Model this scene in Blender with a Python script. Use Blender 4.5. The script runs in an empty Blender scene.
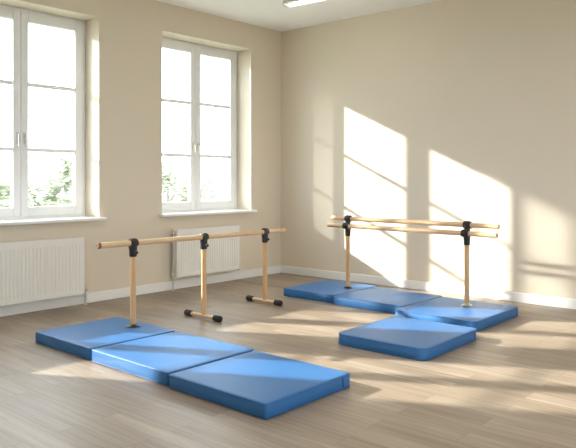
import bpy, bmesh, math, random
from mathutils import Vector, Matrix, noise

random.seed(7)
sc = bpy.context.scene
C = sc.collection
PI = math.pi
CEIL = 3.77
RX, RY = 9.6, -10.4            # the room runs x 0..RX, y RY..0

# ------------------------------------------------------------------ materials
def nodes(name):
    m = bpy.data.materials.new(name)
    m.use_nodes = True
    nt = m.node_tree
    b = nt.nodes['Principled BSDF']
    return m, nt, b

def N(nt, kind, **kw):
    n = nt.nodes.new(kind)
    for k, v in kw.items():
        if hasattr(n, k):
            setattr(n, k, v)
        else:
            n.inputs[k].default_value = v
    return n

def plain(name, col, rough=.5, metal=0., bump=0., scale=60., var=0., spec=None, coat=0.):
    m, nt, b = nodes(name)
    b.inputs['Roughness'].default_value = rough
    b.inputs['Metallic'].default_value = metal
    if spec is not None:
        b.inputs['Specular IOR Level'].default_value = spec
    if coat:
        b.inputs['Coat Weight'].default_value = coat
    co = N(nt, 'ShaderNodeTexCoord')
    nz = N(nt, 'ShaderNodeTexNoise')
    nz.inputs['Scale'].default_value = scale
    nz.inputs['Detail'].default_value = 4
    nt.links.new(co.outputs['Object'], nz.inputs['Vector'])
    mx = N(nt, 'ShaderNodeMix', data_type='RGBA')
    mx.inputs[6].default_value = (*[c * (1 - var) for c in col], 1)
    mx.inputs[7].default_value = (*[min(1, c * (1 + var)) for c in col], 1)
    nt.links.new(nz.outputs['Fac'], mx.inputs[0])
    nt.links.new(mx.outputs[2], b.inputs['Base Color'])
    if bump:
        bp = N(nt, 'ShaderNodeBump')
        bp.inputs['Strength'].default_value = bump
        bp.inputs['Distance'].default_value = .01
        nt.links.new(nz.outputs['Fac'], bp.inputs['Height'])
        nt.links.new(bp.outputs['Normal'], b.inputs['Normal'])
    return m

def wood(name, c1, c2, rough=.4, axis='Z'):
    """Pale turned wood with grain stretched along one axis."""
    m, nt, b = nodes(name)
    co = N(nt, 'ShaderNodeTexCoord')
    mp = N(nt, 'ShaderNodeMapping')
    s = {'X': (1.5, 40, 40), 'Y': (40, 1.5, 40), 'Z': (40, 40, 1.5)}[axis]
    mp.inputs['Scale'].default_value = s
    nz = N(nt, 'ShaderNodeTexNoise')
    nz.inputs['Scale'].default_value = 1.6
    nz.inputs['Detail'].default_value = 5
    nz.inputs['Distortion'].default_value = .6
    rp = N(nt, 'ShaderNodeValToRGB')
    rp.color_ramp.elements[0].position = .3
    rp.color_ramp.elements[0].color = (*c1, 1)
    rp.color_ramp.elements[1].position = .72
    rp.color_ramp.elements[1].color = (*c2, 1)
    nt.links.new(co.outputs['Object'], mp.inputs['Vector'])
    nt.links.new(mp.outputs['Vector'], nz.inputs['Vector'])
    nt.links.new(nz.outputs['Fac'], rp.inputs['Fac'])
    nt.links.new(rp.outputs['Color'], b.inputs['Base Color'])
    b.inputs['Roughness'].default_value = rough
    return m

def floor_material():
    """Oak laminate: planks run along x, each with its own tone and grain."""
    m, nt, b = nodes('oak_laminate')
    L = nt.links.new
    co = N(nt, 'ShaderNodeTexCoord')
    br = N(nt, 'ShaderNodeTexBrick')
    br.offset = .37
    br.offset_frequency = 2
    br.inputs['Scale'].default_value = 1
    br.inputs['Brick Width'].default_value = 1.3
    br.inputs['Row Height'].default_value = .16
    br.inputs['Mortar Size'].default_value = .0022
    br.inputs['Mortar Smooth'].default_value = .2
    br.inputs['Bias'].default_value = 0
    br.inputs['Color1'].default_value = (0, 0, 0, 1)
    br.inputs['Color2'].default_value = (1, 1, 1, 1)
    br.inputs['Mortar'].default_value = (.5, .5, .5, 1)
    L(co.outputs['Object'], br.inputs['Vector'])
    tone = N(nt, 'ShaderNodeValToRGB')
    e = tone.color_ramp.elements
    e[0].position, e[0].color = 0, (.280, .217, .160, 1)
    e[1].position, e[1].color = 1, (.365, .296, .230, 1)
    mid = e.new(.5)
    mid.color = (.322, .256, .194, 1)
    L(br.outputs['Color'], tone.inputs['Fac'])
    # grain: noise stretched along the plank, shifted plank by plank
    mp = N(nt, 'ShaderNodeMapping')
    mp.inputs['Scale'].default_value = (.55, 13, 1)
    L(co.outputs['Object'], mp.inputs['Vector'])
    add = N(nt, 'ShaderNodeVectorMath', operation='MULTIPLY_ADD')
    add.inputs[1].default_value = (1, 1, 1)
    sh = N(nt, 'ShaderNodeVectorMath', operation='SCALE')
    sh.inputs['Scale'].default_value = 7
    L(br.outputs['Color'], sh.inputs[0])
    L(mp.outputs['Vector'], add.inputs[0])
    L(sh.outputs['Vector'], add.inputs[2])
    nz = N(nt, 'ShaderNodeTexNoise')
    nz.inputs['Scale'].default_value = 2.2
    nz.inputs['Detail'].default_value = 7
    nz.inputs['Roughness'].default_value = .62
    nz.inputs['Distortion'].default_value = .5
    L(add.outputs['Vector'], nz.inputs['Vector'])
    gr = N(nt, 'ShaderNodeValToRGB')
    gr.color_ramp.elements[0].position = .3
    gr.color_ramp.elements[0].color = (.66, .63, .60, 1)
    gr.color_ramp.elements[1].position = .7
    gr.color_ramp.elements[1].color = (1.12, 1.12, 1.12, 1)
    L(nz.outputs['Fac'], gr.inputs['Fac'])
    mul = N(nt, 'ShaderNodeMix', data_type='RGBA', blend_type='MULTIPLY')
    mul.inputs[0].default_value = 1
    L(tone.outputs['Color'], mul.inputs[6])
    L(gr.outputs['Color'], mul.inputs[7])
    jt = N(nt, 'ShaderNodeMix', data_type='RGBA')
    jt.inputs[7].default_value = (.20, .14, .095, 1)
    L(br.outputs['Fac'], jt.inputs[0])
    L(mul.outputs[2], jt.inputs[6])
    L(jt.outputs[2], b.inputs['Base Color'])
    b.inputs['Roughness'].default_value = .42
    b.inputs['Specular IOR Level'].default_value = .5
    bp = N(nt, 'ShaderNodeBump')
    bp.inputs['Strength'].default_value = .12
    bp.inputs['Distance'].default_value = .004
    L(nz.outputs['Fac'], bp.inputs['Height'])
    L(bp.outputs['Normal'], b.inputs['Normal'])
    return m

def glass_material():
    m = bpy.data.materials.new('window_glass')
    m.use_nodes = True
    nt = m.node_tree
    nt.nodes.remove(nt.nodes['Principled BSDF'])
    out = nt.nodes['Material Output']
    tr = N(nt, 'ShaderNodeBsdfTransparent')
    tr.inputs['Color'].default_value = (.97, .985, .98, 1)
    gl = N(nt, 'ShaderNodeBsdfGlossy')
    gl.inputs['Roughness'].default_value = .02
    lw = N(nt, 'ShaderNodeLayerWeight')
    pw = N(nt, 'ShaderNodeMath', operation='POWER')
    pw.inputs[1].default_value = 4.0
    fr = N(nt, 'ShaderNodeMath', operation='MULTIPLY_ADD')
    fr.inputs[1].default_value = .85
    fr.inputs[2].default_value = .03
    nt.links.new(lw.outputs['Facing'], pw.inputs[0])
    nt.links.new(pw.outputs['Value'], fr.inputs[0])
    mx = N(nt, 'ShaderNodeMixShader')
    nt.links.new(fr.outputs['Value'], mx.inputs['Fac'])
    nt.links.new(tr.outputs['BSDF'], mx.inputs[1])
    nt.links.new(gl.outputs['BSDF'], mx.inputs[2])
    nt.links.new(mx.outputs['Shader'], out.inputs['Surface'])
    return m

def emitter(name, col, strength):
    m, nt, b = nodes(name)
    b.inputs['Base Color'].default_value = (*col, 1)
    b.inputs['Emission Color'].default_value = (*col, 1)
    b.inputs['Emission Strength'].default_value = strength
    return m

M = {
    'wall': plain('cream_wall_paint', (.71, .63, .52), .75, bump=.05, scale=180, var=.012),
    'ceiling': plain('white_ceiling_paint', (.93, .925, .93), .85, bump=.04, scale=140, var=.01),
    'trim': plain('white_satin_trim', (.84, .835, .83), .4, scale=20, var=.01),
    'frame': plain('white_window_lacquer', (.82, .83, .845), .35, scale=20, var=.01),
    'radiator': plain('white_radiator_enamel', (.82, .80, .77), .35, scale=20, var=.01),
    'chrome': plain('satin_metal', (.62, .60, .57), .3, metal=1, scale=30, var=.03),
    'floor': floor_material(),
    'vinyl': plain('blue_vinyl', (.024, .140, .37), .46, bump=.10, scale=220, var=.05),
    'welt': plain('blue_vinyl_welt', (.018, .105, .30), .5, scale=100, var=.04),
    'underside': plain('dark_grip_base', (.02, .04, .10), .8, bump=.2, scale=150, var=.1),
    'zip': plain('dark_zip_tape', (.02, .05, .16), .6, scale=150, var=.1),
    'rail_wood': wood('pale_beech', (.60, .39, .21), (.76, .55, .34), .38, 'Y'),
    'rail_wood_x': wood('pale_beech_lengthwise', (.60, .39, .21), (.76, .55, .34), .38, 'X'),
    'post_wood': wood('golden_beech', (.55, .32, .15), (.74, .50, .28), .35, 'Z'),
    'cap_wood': plain('dark_wood_cap', (.17, .07, .035), .5, scale=80, var=.2),
    'black': plain('black_plastic', (.014, .014, .015), .42, bump=.08, scale=250, var=.1),
    'rubber': plain('black_rubber', (.012, .011, .011), .7, bump=.15, scale=200, var=.1),
    'glass': glass_material(),
    'lamp': emitter('lit_lamp_diffuser', (1, .94, .84), 6),
    'lamp_body': plain('grey_lamp_housing', (.62, .61, .58), .4, scale=30, var=.02),
    'hazed_leaf': plain('tree_leaf_hazed', (.44, .46, .36), .6, scale=3, var=.25),  # outdoor haze is put into this pale leaf colour
    'hazed_leaf_cool': plain('tree_leaf_cool_hazed', (.52, .54, .50), .6, scale=3, var=.2),  # paler still: haze on the farther trees, put into the colour
    'bark': plain('tree_bark', (.30, .26, .22), .9, bump=.4, scale=12, var=.3),
    'lawn': plain('lawn', (.22, .25, .17), .9, bump=.3, scale=2, var=.3),
}

# ------------------------------------------------------------------ helpers
def link(name, bm, mat, parent=None, smooth=False, bevel=0., segs=2, angle=40):
    me = bpy.data.meshes.new(name)
    bmesh.ops.recalc_face_normals(bm, faces=bm.faces[:])
    bm.to_mesh(me)
    bm.free()
    me.materials.append(mat)
    if smooth:
        me.polygons.foreach_set('use_smooth', [True] * len(me.polygons))
    o = bpy.data.objects.new(name, me)
    C.objects.link(o)
    if parent:
        o.parent = parent
    if bevel:
        bv = o.modifiers.new('bevel', 'BEVEL')
        bv.width, bv.segments, bv.limit_method, bv.angle_limit = bevel, segs, 'ANGLE', math.radians(angle)
    return o

def thing(name, label, cat, loc=(0, 0, 0), rz=0., group=None):
    o = bpy.data.objects.new(name, None)
    C.objects.link(o)
    o.empty_display_size = .1
    o.location = loc
    o.rotation_euler = (0, 0, rz)
    o['label'], o['category'] = label, cat
    if group:
        o['group'] = group
    return o

def structure(o):
    o['kind'] = 'structure'
    return o

def box(bm, lo, hi):
    c = [(a + b) / 2 for a, b in zip(lo, hi)]
    s = [b - a for a, b in zip(lo, hi)]
    bmesh.ops.create_cube(bm, size=1, matrix=Matrix.Translation(c) @ Matrix.Diagonal((*s, 1)))

def frame_of(d):
    d = Vector(d).normalized()
    up = Vector((0, 0, 1)) if abs(d.z) < .9 else Vector((1, 0, 0))
    u = d.cross(up).normalized()
    return d, u, d.cross(u).normalized()

def lathe(bm, p0, d, prof, n=24):
    """Surface of revolution about the axis through p0 along d; prof = [(distance, radius)...], closed at both ends."""
    p0 = Vector(p0)
    d, u, v = frame_of(d)
    rings = []
    for t, r in prof:
        rings.append([bm.verts.new(p0 + d * t + (u * math.cos(2 * PI * k / n) + v * math.sin(2 * PI * k / n)) * r) for k in range(n)])
    for a, b in zip(rings, rings[1:]):
        for k in range(n):
            bm.faces.new((a[k], a[(k + 1) % n], b[(k + 1) % n], b[k]))
    bm.faces.new(rings[0][::-1])
    bm.faces.new(rings[-1])

def rod(bm, p0, p1, r, n=24, e=.003):
    L = (Vector(p1) - Vector(p0)).length
    lathe(bm, p0, Vector(p1) - Vector(p0), [(0, r - e), (e, r), (L - e, r), (L, r - e)], n)

def tube_path(bm, pts, r, n=8, closed=False):
    pts = [Vector(p) for p in pts]
    m = len(pts)
    rings = []
    for i, p in enumerate(pts):
        a = pts[(i - 1) % m] if closed or i else p
        b = pts[(i + 1) % m] if closed or i < m - 1 else p
        d, u, v = frame_of(b - a)
        rings.append([bm.verts.new(p + (u * math.cos(2 * PI * k / n) + v * math.sin(2 * PI * k / n)) * r) for k in range(n)])
    for i in range(m if closed else m - 1):
        a, b = rings[i], rings[(i + 1) % m]
        for k in range(n):
            bm.faces.new((a[k], a[(k + 1) % n], b[(k + 1) % n], b[k]))
    if not closed:
        bm.faces.new(rings[0][::-1])
        bm.faces.new(rings[-1])

def smooth_by_angle(o, deg=35):
    me = o.data
    me.polygons.foreach_set('use_smooth', [True] * len(me.polygons))
    me.set_sharp_from_angle(angle=math.radians(deg))
    return o

# ------------------------------------------------------------------ room shell
WT = .40                                  # thickness of the window wall
# openings in the window wall: y0, y1 ; sill and head heights
OPEN = [(-2.318, -.669), (-4.905, -3.256), (-6.78, -5.33)]
Z0, Z1 = 1.0, 3.40
OPEN_FILL = [(-2.9, -.9), (-5.6, -3.6), (-8.3, -6.3)]   # added in the unseen facing wall, to brighten the room

bm = bmesh.new()
box(bm, (-.5, RY - .3, -.12), (RX + WT, .3, 0))
structure(link('floor', bm, M['floor']))

bm = bmesh.new()
box(bm, (-.5, RY - .3, CEIL), (RX + WT, .3, CEIL + .2))
structure(link('ceiling', bm, M['ceiling']))

bm = bmesh.new()
ys = [RY - .2] + sorted(v for o in OPEN for v in o) + [.2]
for a, b in zip(ys[::2], ys[1::2]):
    box(bm, (-WT, a, 0), (0, b, CEIL))
for a, b in OPEN:
    box(bm, (-WT, a, 0), (0, b, Z0 - .03))
    box(bm, (-WT, a, Z1), (0, b, CEIL))
structure(link('wall_left', bm, M['wall']))

bm = bmesh.new()
box(bm, (0, 0, 0), (RX + .2, .2, CEIL))
structure(link('wall_back', bm, M['wall']))
bm = bmesh.new()
ys = [RY - .2] + sorted(v for o in OPEN_FILL for v in o) + [0]
for a, b in zip(ys[::2], ys[1::2]):
    box(bm, (RX, a, 0), (RX + WT, b, CEIL))
for a, b in OPEN_FILL:
    box(bm, (RX, a, 0), (RX + WT, b, Z0 - .03))
    box(bm, (RX, a, Z1), (RX + WT, b, CEIL))
structure(link('wall_right', bm, M['wall']))
bm = bmesh.new()
box(bm, (0, RY - .2, 0), (RX, RY, CEIL))
structure(link('wall_front', bm, M['wall']))

def baseboard(name, lo, hi):
    bm = bmesh.new()
    box(bm, lo, hi)
    structure(link(name, bm, M['trim'], bevel=.006))
baseboard('baseboard_left', (0, RY, 0), (.018, -.018, .115))
baseboard('baseboard_back', (0, -.018, 0), (RX, 0, .115))

# ------------------------------------------------------------------ windows
XF = -.29                                  # inner face of the sashes
def window(n, y0, y1, handles=True, ratio=.5, wall_x=0., turn=0.):
    w = bpy.data.objects.new('window_%d' % n, None)
    C.objects.link(w)
    w.location = (wall_x + XF * math.cos(turn), (y0 + y1) / 2, Z0)
    w.rotation_euler = (0, 0, turn)
    structure(w)
    hw, H = (y1 - y0) / 2, Z1 - Z0
    fo = .045                              # fixed outer frame
    bm = bmesh.new()
    box(bm, (-.08, -hw, 0), (-.012, -hw + fo, H))
    box(bm, (-.08, hw - fo, 0), (-.012, hw, H))
    box(bm, (-.08, -hw + fo, 0), (-.012, hw - fo, fo))
    box(bm, (-.08, -hw + fo, H - fo), (-.012, hw - fo, H))
    link('window_frame', bm, M['frame'], w, bevel=.004)
    ym = -hw + 2 * hw * ratio
    sw = .112                              # stile width
    for a, b, side in ((-hw + fo * .7, ym - .003, 1), (ym + .003, hw - fo * .7, -1)):
        lo, hi = fo * .7, H - fo * .7
        bm = bmesh.new()
        sa, sb = (sw, .088) if side > 0 else (.088, sw)       # the meeting stiles are slimmer
        box(bm, (-.07, a, lo), (0, a + sa, hi))
        box(bm, (-.07, b - sb, lo), (0, b, hi))
        box(bm, (-.07, a + sa, lo), (0, b - sb, lo + sw))
        box(bm, (-.07, a + sa, hi - sw), (0, b - sb, hi))
        s = link('sash', bm, M['frame'], w, bevel=.007)
        for zb in (2.545, 1.797):
            bm = bmesh.new()
            box(bm, (-.052, a + sa - .002, zb - Z0 - .022), (-.018, b - sb + .002, zb - Z0 + .022))
            link('glazing_bar', bm, M['frame'], s, bevel=.004)
        bm = bmesh.new()
        box(bm, (-.038, a + sa - .004, lo + sw - .004), (-.032, b - sb + .004, hi - sw + .004))
        link('pane', bm, M['glass'], s)
        if handles:
            yh = (b - sb * .45) if side > 0 else (a + sa * .45)
            bm = bmesh.new()
            box(bm, (0, yh - .014, .86), (.010, yh + .014, .99))       # rose plate
            lathe(bm, (.008, yh, .955), (1, 0, 0), [(0, .011), (.032, .010), (.036, .006)], 14)
            tube_path(bm, [(.034, yh, .962), (.040, yh, .94), (.042, yh, .88), (.040, yh, .825)], .0095, 10)
            link('handle', bm, M['chrome'], s, smooth=False, bevel=.002)
    # inner sill board
    bm = bmesh.new()
    box(bm, (-.01, -hw + .001, -.030), (-XF + .001, hw - .001, .004))
    box(bm, (-XF + .0005, -hw - .055, -.030), (-XF + .085, hw + .055, .004))
    link('window_sill', bm, M['trim'], w, bevel=.006)
    return w
window(1, *OPEN[1])
window(2, *OPEN[0])
window(3, *OPEN[2], handles=False)
for k, (a, b) in enumerate(OPEN_FILL):  # added unseen windows, extra sky light for the room
    window(4 + k, a, b, False, .5, RX, PI)

# ------------------------------------------------------------------ radiators
def radiator(label, y0, y1, z0, z1, valve_side, pipe=False):
    t = thing('radiator', label, 'radiator', (.0, (y0 + y1) / 2, z0), 0, 'white panel radiators under the windows')
    hw, H = (y1 - y0) / 2, z1 - z0
    x0, x1 = .045, .125
    # fluted front panel
    bm = bmesh.new()
    n = max(6, round((2 * hw - .12) / .042))
    pitch = (2 * hw - .10) / n
    prof = [(-hw + .012, 0)]
    for k in range(n):
        a = -hw + .05 + k * pitch
        prof += [(a + pitch * .08, 0), (a + pitch * .30, -.006), (a + pitch * .52, -.006), (a + pitch * .74, 0)]
    prof.append((hw - .012, 0))
    zs = [(.035, 0), (.075, 0), (.10, 1), (H - .10, 1), (H - .075, 0), (H - .03, 0)]
    grid = [[bm.verts.new((x1 + d * f, y, z)) for (y, d) in prof] for (z, f) in zs]
    for r0, r1 in zip(grid, grid[1:]):
        for k in range(len(prof) - 1):
            bm.faces.new((r0[k], r0[k + 1], r1[k + 1], r1[k]))
    # turned edges and back of the panel
    edge = [v for v in grid[0]] + [r[-1] for r in grid[1:]] + grid[-1][-2::-1] + [r[0] for r in grid[-2:0:-1]]
    back = [bm.verts.new((x1 - .016, v.co.y, v.co.z)) for v in edge]
    for k in range(len(edge)):
        j = (k + 1) % len(edge)
        bm.faces.new((edge[k], edge[j], back[j], back[k]))
    bm.faces.new(back)
    link('front_panel', bm, M['radiator'], t)
    bm = bmesh.new()
    box(bm, (x0, -hw + .012, .035), (x0 + .016, hw - .012, H - .03))
    link('rear_panel', bm, M['radiator'], t, bevel=.004)
    for s in (-1, 1):
        bm = bmesh.new()
        ya, yb = sorted((s * hw, s * (hw - .011)))
        box(bm, (x0 - .004, ya, .02), (x1 + .002, yb, H - .004))
        link('side_cover', bm, M['radiator'], t, bevel=.004)
    bm = bmesh.new()                       # top grille: a rim with slats across
    box(bm, (x0 - .004, -hw + .011, H - .014), (x0 + .006, hw - .011, H))
    box(bm, (x1 - .008, -hw + .011, H - .03), (x1 + .002, hw - .011, H))
    m = int(2 * hw / .05)
    for k in range(m + 1):
        y = -hw + .02 + (2 * hw - .04) * k / m
        box(bm, (x0 + .006, y - .010, H - .008), (x1 - .008, y + .010, H - .002))
    link('top_grille', bm, M['radiator'], t)
    # wall brackets
    for y in (-hw * .7, hw * .7):
        bm = bmesh.new()
        box(bm, (.0015, y - .02, .10), (x0, y + .02, H - .12))
        link('wall_bracket', bm, M['radiator'], t)
    # valve and pipe on one end
    yv = valve_side * (hw + .03)
    bm = bmesh.new()
    zv = .075
    lathe(bm, (.085, valve_side * (hw - .002), zv), (0, valve_side, 0), [(0, .010), (.02, .010), (.022, .017), (.050, .017), (.054, .010)], 14)
    lathe(bm, (.085, yv, zv - .012), (0, 0, 1), [(0, .012), (.05, .012), (.052, .016), (.075, .015), (.08, .011)], 14)
    v = link('valve', bm, M['chrome'], t)
    smooth_by_angle(v)
    if pipe:
        bm = bmesh.new()
        rod(bm, (.085, yv, zv - .0), (.085, yv, H - .03), .011, 12)
        rod(bm, (.085, yv, H - .045), (.085, valve_side * (hw - .005), H - .045), .011, 12)
        for z in (H - .05, zv + .0):
            lathe(bm, (.085, yv, z - .02), (0, 0, 1), [(0, .014), (.006, .018), (.034, .018), (.04, .014)], 14)
        smooth_by_angle(link('riser_pipe', bm, M['chrome'], t))
    bm = bmesh.new()
    rod(bm, (.085, yv, -z0 + .002), (.085, yv, zv), .009, 12)
    lathe(bm, (.085, yv, -z0 + .001), (0, 0, 1), [(0, .024), (.006, .022), (.010, .012)], 16)
    smooth_by_angle(link('floor_pipe', bm, M['chrome'], t))
    return t
radiator('white fluted panel radiator under the left window, cut off by the picture edge', -4.96, -3.521, .10, .79, 1)
radiator('white panel radiator under the right window, behind the single-rail barre', -2.175, -1.02, .135, .80, -1, pipe=True)

# ------------------------------------------------------------------ gym mats
def mat_mesh(sx, sy, h, rc, seed):
    """A rounded slab: plan with rounded corners, soft top edge, a slightly uneven padded top."""
    bm = bmesh.new()
    def ring(inset, z, n=7):
        pts = []
        r = max(rc - inset, .004)
        hx, hy = sx / 2 - inset, sy / 2 - inset
        for cx, cy, a0 in ((hx - r, hy - r, 0), (-hx + r, hy - r, 90), (-hx + r, -hy + r, 180), (hx - r, -hy + r, 270)):
            for k in range(n):
                a = math.radians(a0 + 90 * k / (n - 1))
                pts.append((cx + r * math.cos(a), cy + r * math.sin(a), z))
        return [bm.verts.new(p) for p in pts]
    e = .010
    levels = [(e * .6, 0), (0, e * .6), (-.001, h * .5), (0, h - e), (e * .29, h - e * .29), (e, h), (e * 2.5, h + .0008)]
    rings = [ring(i, z) for i, z in levels]
    m = len(rings[0])
    for a, b in zip(rings, rings[1:]):
        for k in range(m):
            bm.faces.new((a[k], a[(k + 1) % m], b[(k + 1) % m], b[k]))
    bm.faces.new(rings[0][::-1])
    # padded top: grown inwards in shrinking rings
    last = rings[-1]
    for j in range(1, 9):
        f = 1 - j / 9
        new = []
        for v in last if j == 0 else rings[-1]:
            x, y = v.co.x * f, v.co.y * f
            z = h + .0008 + .0022 * (1 - f) ** .7 + .0016 * noise.noise((x * 4 + seed, y * 4, seed))
            new.append(bm.verts.new((x, y, z)))
        for k in range(m):
            bm.faces.new((last[k], last[(k + 1) % m], new[(k + 1) % m], new[k]))
        last = new
    bm.faces.new(last)
    return bm

def gym_mat(x0, x1, y0, y1, label, group, rz=0., rc=.022, h=.098, seed=0):
    sx, sy = x1 - x0, y1 - y0
    t = thing('gym_mat', label, 'mat', ((x0 + x1) / 2, (y0 + y1) / 2, .0005), rz, group)
    link('cover', mat_mesh(sx, sy, h, rc, seed), M['vinyl'], t, smooth=True)
    # welts round the top and the bottom edge
    for z, nm in ((h - .006, 'top_piping'), (.008, 'bottom_piping')):
        bm = bmesh.new()
        pts = []
        hx, hy = sx / 2 + .0008, sy / 2 + .0008
        for cx, cy, a0 in ((hx - rc, hy - rc, 0), (-hx + rc, hy - rc, 90), (-hx + rc, -hy + rc, 180), (hx - rc, -hy + rc, 270)):
            for k in range(7):
                a = math.radians(a0 + 15 * k)
                pts.append((cx + rc * math.cos(a), cy + rc * math.sin(a), z))
        tube_path(bm, pts, .0032, 8, closed=True)
        link(nm, bm, M['welt'], t, smooth=True)
    # zip along the short side, near the back corner
    bm = bmesh.new()
    box(bm, (sx / 2 - .001, sy / 2 - .10, .018), (sx / 2 + .0022, sy / 2 - .088, h - .018))
    link('zip', bm, M['zip'], t)
    return t

gl, gr_ = 'blue mats of the front row', 'blue mats of the rear row'
gym_mat(1.335, 2.236, -4.765, -3.90, 'blue gym mat at the left end of the front row, under one barre post', gl, seed=1)
gym_mat(2.260, 3.236, -4.775, -3.905, 'middle blue gym mat of the front row, between two others', gl, seed=2)
gym_mat(3.260, 4.195, -4.790, -3.925, 'blue gym mat at the right end of the front row, nearest the viewer', gl, seed=3)
gym_mat(1.405, 2.205, -1.53, -.60, 'blue gym mat at the left end of the rear row, nearest the room corner', gr_, rc=.03, seed=4)
gym_mat(2.223, 3.178, -1.575, -.70, 'middle blue gym mat of the rear row, between the two double-rail posts', gr_, rc=.03, seed=5)
gym_mat(3.198, 4.115, -1.80, -.75, 'blue gym mat at the right end of the rear row, under the double rails', gr_, rc=.06, seed=6)
gym_mat(3.375, 4.260, -3.03, -2.03, 'single loose blue gym mat on the floor between the two rows', None, rc=.075, seed=7, rz=math.radians(1))

# ------------------------------------------------------------------ ballet barres
def bracket(bm, base, rails, axis, r_post, r_rail, knob=(0, 0, 0)):
    """Black post head: a tapering sleeve on the post, a split clamp round each rail and a clamp knob."""
    x, y, _ = base
    zt = max(p[2] for p in rails)
    zl = min(p[2] for p in rails)
    zs = zl - r_rail - .10
    lathe(bm, (x, y, zs), (0, 0, 1), [(0, r_post + .003), (.004, r_post + .007), (.05, r_post + .009), (.085, r_post + .012), (zl - r_rail * .2 - zs, r_post + .010)], 20)
    if zt - zl > .03:                          # neck between two rails
        lathe(bm, (x, y, zl - .02), (0, 0, 1), [(0, r_post + .010), (.02, r_post + .010), (zt - zl, r_post + .004), (zt - zl + .03, r_post + .004)], 20)
    a = Vector(axis).normalized()
    for p in rails:
        lathe(bm, Vector(p) - a * .042, a, [(0, r_rail + .005), (.004, r_rail + .012), (.080, r_rail + .012), (.084, r_rail + .005)], 22)
        box(bm, (p[0] - .022, p[1] - .022, p[2] + r_rail + .006), (p[0] + .022, p[1] + .022, p[2] + r_rail + .016))

def post_foot(bm, p, r):
    lathe(bm, p, (0, 0, 1), [(0, r), (.003, r), (.008, r - .008), (.016, .036), (.020, .031)], 28)

# --- front barre: one rail, three posts
t = thing('ballet_barre', 'wooden single-rail ballet barre on three posts, in front of the window wall', 'ballet barre', (1.70, -3.05, 0))
def loc(p):
    return (p[0] - 1.70, p[1] + 3.05, p[2])
PA, PB = Vector((1.825, -4.065, .869)), Vector((1.60, -2.057, .842))
ax = (PB - PA).normalized()
RR, RP = .026, .0275
bm = bmesh.new()
rod(bm, loc(PA - ax * .395), loc(PB + ax * .395), RR)
rail = link('rail', bm, M['rail_wood'], t)
smooth_by_angle(rail)
for p, d, s in ((PA - ax * .395, -ax, 'end_cap'), (PB + ax * .395, ax, 'end_cap')):
    bm = bmesh.new()
    lathe(bm, loc(p - d * .012), d, [(0, RR + .0015), (.016, RR + .0015), (.022, RR - .004)], 24)
    smooth_by_angle(link(s, bm, M['cap_wood'] if d == -ax else M['rail_wood'], rail))
mid = PA + (PB - PA) * ((3.10 - 4.05) / (2.057 - 4.05))
for i, p in enumerate((PA, mid, PB)):
    zb = .1035 if i == 0 else .050
    bm = bmesh.new()
    rod(bm, loc((p.x, p.y, zb)), loc((p.x, p.y, p.z - RR - .03)), RP)
    smooth_by_angle(link('post', bm, M['post_wood'], t))
    bm = bmesh.new()
    bracket(bm, loc(p), [loc(p)], ax, RP, RR)
    br = smooth_by_angle(link('rail_clamp', bm, M['black'], t))
    bm = bmesh.new()
    lathe(bm, loc((p.x + RP + .004, p.y, p.z - .085)), (1, 0, 0), [(0, .006), (.012, .006), (.013, .015), (.030, .015), (.033, .011)], 14)
    smooth_by_angle(link('clamp_knob', bm, M['black'], br))
    if i == 0:
        bm = bmesh.new()
        post_foot(bm, loc((p.x, p.y, .1030)), .068)
        smooth_by_angle(link('base_plate', bm, M['black'], t))
    else:
        bm = bmesh.new()
        xa, xb = p.x - .245, p.x + .215
        rod(bm, loc((xa, p.y, .034)), loc((xb, p.y, .034)), .021)
        f = smooth_by_angle(link('foot_bar', bm, M['rail_wood_x'], t))
        for xe, d in ((xa, -1), (xb, 1)):
            bm = bmesh.new()
            lathe(bm, loc((xe - d * .055, p.y, .034)), (d, 0, 0), [(0, .026), (.004, .031), (.088, .033), (.098, .028), (.102, .020)], 22)
            smooth_by_angle(link('rubber_end', bm, M['rubber'], f))

# --- rear barre: two rails, two posts
ox, oy = 2.85, -1.06
t = thing('ballet_barre', 'wooden double-rail ballet barre standing on the rear mats by the sunlit wall', 'ballet barre', (ox, oy, 0))
def loc2(p):
    return (p[0] - ox, p[1] - oy, p[2])
QA, QB = Vector((2.035, -1.010, 0)), Vector((3.680, -1.105, 0))
ax = (QB - QA).normalized()
nrm = Vector((ax.y, -ax.x, 0))                       # towards the viewer
RR2 = .027
rails = []
for z, off, ea, eb in ((.967, -.012, .27, .365), (.878, .030, .30, .365)):
    a, b = QA + nrm * off - ax * ea, QB + nrm * off + ax * eb
    a.z = b.z = z
    bm = bmesh.new()
    rod(bm, loc2(a), loc2(b), RR2)
    r = smooth_by_angle(link('rail', bm, M['rail_wood_x'], t))
    rails.append((z, off))
for q in (QA, QB):
    bm = bmesh.new()
    rod(bm, loc2((q.x, q.y, .1035)), loc2((q.x, q.y, .84)), .026)
    smooth_by_angle(link('post', bm, M['post_wood'], t))
    bm = bmesh.new()
    pts = []
    for z, off in rails:
        p = q + nrm * off
        pts.append(loc2((p.x, p.y, z)))
    bracket(bm, loc2(q), pts, ax, .026, RR2)
    br = smooth_by_angle(link('rail_clamp', bm, M['black'], t))
    bm = bmesh.new()
    k = q + nrm * .062
    lathe(bm, loc2((k.x, k.y, .878)), nrm, [(0, .007), (.010, .007), (.011, .016), (.026, .016), (.029, .011)], 14)
    smooth_by_angle(link('clamp_knob', bm, M['black'], br))
    bm = bmesh.new()
    post_foot(bm, loc2((q.x, q.y, .1030)), .058)
    smooth_by_angle(link('base_plate', bm, M['chrome'] if q == QB else M['black'], t))

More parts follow.
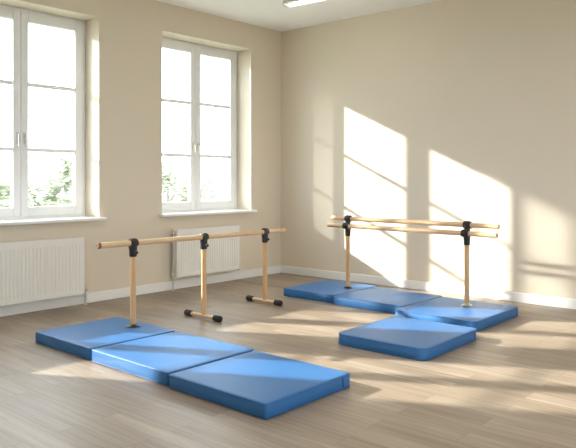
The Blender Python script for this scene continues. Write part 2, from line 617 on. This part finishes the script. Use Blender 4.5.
# ------------------------------------------------------------------ ceiling lamp
t = thing('ceiling_lamp', 'lit linear lamp on the ceiling near the room corner', 'lamp', (1.87, -1.17, CEIL), math.radians(3))
bm = bmesh.new()
box(bm, (-.66, -.11, -.030), (.66, .045, 0))
link('housing', bm, M['lamp_body'], t, bevel=.006)
bm = bmesh.new()
box(bm, (-.64, -.005, -.050), (.64, .035, -.0305))
link('diffuser', bm, M['lamp'], t, bevel=.006)
for s in (-1, 1):
    bm = bmesh.new()
    box(bm, (s * .655 - .008, -.112, -.053), (s * .655 + .008, .047, -.0005))
    link('end_cap', bm, M['lamp_body'], t, bevel=.004)

# added fill panels, unseen above the picture, to brighten the room
M['panel'] = emitter('fill_panel_diffuser', (1, .97, .93), 4)
for lab, x, y in (('added unseen fill light panel in the ceiling, above the front mats', 3.4, -4.2),
                  ('added unseen fill light panel in the ceiling, above the loose mat', 6.3, -3.4),
                  ('added unseen fill light panel in the ceiling, right of the viewer', 7.8, -6.2),
                  ('added unseen fill light panel in the ceiling, left of the viewer', 3.6, -7.4),
                  ('added unseen fill light panel in the ceiling, behind the viewer', 7.2, -9.2)):
    t = thing('fill_panel', lab, 'lamp', (x, y, CEIL), 0, 'added fill light panels')
    bm = bmesh.new()
    for lo, hi in (((-.46, -.46), (.46, -.43)), ((-.46, .43), (.46, .46)), ((-.46, -.43), (-.43, .43)), ((.43, -.43), (.46, .43))):
        box(bm, (*lo, -.022), (*hi, -.001))
    link('frame', bm, M['lamp_body'], t)
    bm = bmesh.new()
    box(bm, (-.43, -.43, -.018), (.43, .43, -.003))
    link('diffuser', bm, M['panel'], t)

# ------------------------------------------------------------------ outside: lawn and trees
GZ = -3.2
bm = bmesh.new()
box(bm, (-160, -120, GZ - .3), (200, 200, GZ))
structure(link('lawn', bm, M['lawn']))

def tree(label, x, y, h, r, mat, seed):
    rnd = random.Random(seed)
    t = thing('tree', label, 'tree', (x, y, GZ), rnd.random() * 6, 'haze-paled trees outside the windows')
    bm = bmesh.new()
    hb = h * .45
    lathe(bm, (0, 0, 0), (0, 0, 1), [(0, .22), (.3, .16), (hb, .11), (h * .85, .03)], 10)
    for k in range(7):
        a, z = rnd.random() * 2 * PI, h * rnd.uniform(.32, .68)
        e = Vector((math.cos(a) * r * .7, math.sin(a) * r * .7, z + r * .5))
        lathe(bm, (0, 0, z), e - Vector((0, 0, z)), [(0, .06), (e.length * .2, .045), ((e - Vector((0, 0, z))).length, .012)], 7)
    link('trunk', bm, M['bark'], t)
    # crown: leaves in clumps through an uneven volume
    bm = bmesh.new()
    clumps = []
    for k in range(46):
        u, a = rnd.uniform(-1, 1), rnd.random() * 2 * PI
        s = math.sqrt(1 - u * u)
        q = rnd.uniform(.35, 1) ** .5
        clumps.append(Vector((math.cos(a) * s * r * q, math.sin(a) * s * r * q, h - r * 1.35 + u * r * 1.35 * q)))
    for c in clumps:
        cr = r * rnd.uniform(.22, .40)
        for _ in range(90):
            d = Vector((rnd.gauss(0, 1), rnd.gauss(0, 1), rnd.gauss(0, 1))).normalized() * cr * rnd.uniform(.45, 1)
            p = c + d
            n = Vector((rnd.gauss(0, 1), rnd.gauss(0, 1), rnd.gauss(0, 1) + .6))
            n, u, v = frame_of(n)
            L = rnd.uniform(.10, .20)
            vs = [bm.verts.new(p + w) for w in (-u * L, -v * L * .45 + n * .02, u * L, v * L * .45 + n * .02)]
            bm.faces.new(vs)
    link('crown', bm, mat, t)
    return t
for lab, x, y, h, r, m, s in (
    ('haze-paled tree outside, seen through the left sash of the left window', -13.0, 1.2, 5.2, 1.5, 'hazed_leaf', 11),
    ('fullest haze-paled tree outside, at the right edge of the left window', -16.0, 5.5, 5.4, 1.25, 'hazed_leaf', 12),
    ('faint haze-paled tree outside, just right of the middle post of the left window', -24.0, 8.0, 5.0, 1.5, 'hazed_leaf_cool', 13),
    ('haze-paled tree outside, in the left sash of the right window', -17.0, 11.2, 5.4, 1.6, 'hazed_leaf', 14),
    ('faint haze-paled tree outside, in the right sash of the right window', -30.0, 24.4, 5.9, 2.2, 'hazed_leaf_cool', 15),
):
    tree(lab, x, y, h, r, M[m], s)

# ------------------------------------------------------------------ light
world = bpy.data.worlds.new('sky')
sc.world = world
world.use_nodes = True
bg = world.node_tree.nodes['Background']
bg.inputs['Color'].default_value = (.84, .93, 1.0, 1)
bg.inputs['Strength'].default_value = 3.6

def aim(o, d):
    o.rotation_euler = Vector(d).to_track_quat('-Z', 'Y').to_euler()

K = .475
sun = bpy.data.lights.new('sun', 'SUN')
sun.energy = 7.0
sun.color = (1.0, .955, .88)
sun.angle = math.radians(1.0)
so = bpy.data.objects.new('sun', sun)
C.objects.link(so)
so.location = (-8, -8, 6)
R1 = 1.85
aim(so, (R1, 1, -K * R1))

# added fill spot through the left window, lightening the pier's shadow
R2 = 1.0
d2 = Vector((R2, 1, -K * R2)).normalized()
sp = bpy.data.lights.new('pier_shadow_fill', 'SPOT')
DIST = 60.0
sp.energy = 10.0 * 4 * PI * DIST * DIST * PI / PI
sp.color = (1.0, .955, .88)
sp.spot_size = 2 * math.atan(.95 / DIST)
sp.spot_blend = .12
sp.shadow_soft_size = 2.0
go = bpy.data.objects.new('pier_shadow_fill', sp)
C.objects.link(go)
go.location = Vector((XF, -4.08, 2.2)) - d2 * DIST
aim(go, d2)

# portals: they only guide the sky light in through the windows
for y0, y1, xx, dd in [(*o, -WT - .03, 1) for o in OPEN] + [(*o, RX + WT + .03, -1) for o in OPEN_FILL]:
    a = bpy.data.lights.new('window_portal', 'AREA')
    a.shape = 'RECTANGLE'
    a.size, a.size_y = Z1 - Z0, y1 - y0
    a.cycles.is_portal = True
    o = bpy.data.objects.new('window_portal', a)
    C.objects.link(o)
    o.location = (xx, (y0 + y1) / 2, (Z0 + Z1) / 2)
    aim(o, (dd, 0, 0))

# ------------------------------------------------------------------ camera
F, XV, HY = 660.0, 870.0, 180.0
th = math.atan((XV - 288) / F)
cam = bpy.data.cameras.new('camera')
co = bpy.data.objects.new('camera', cam)
C.objects.link(co)
co.location = (6.925, -7.687, 1.45)
co.rotation_euler = (PI / 2, 0, th)
cam.sensor_fit = 'HORIZONTAL'
cam.sensor_width = 36
cam.lens = F * 36 / 576
cam.shift_y = -(224 - HY) / 576
cam.clip_end = 500
sc.camera = co

sc.view_settings.view_transform = 'Standard'
sc.view_settings.look = 'None'
sc.view_settings.gamma = 1
sc.view_settings.use_curve_mapping = False
sc.view_settings.exposure = 1.17
sc.cycles.use_denoising = True
sc.cycles.max_bounces = 16
sc.cycles.diffuse_bounces = 10
sc.cycles.transparent_max_bounces = 12
sc.cycles.sample_clamp_indirect = 12
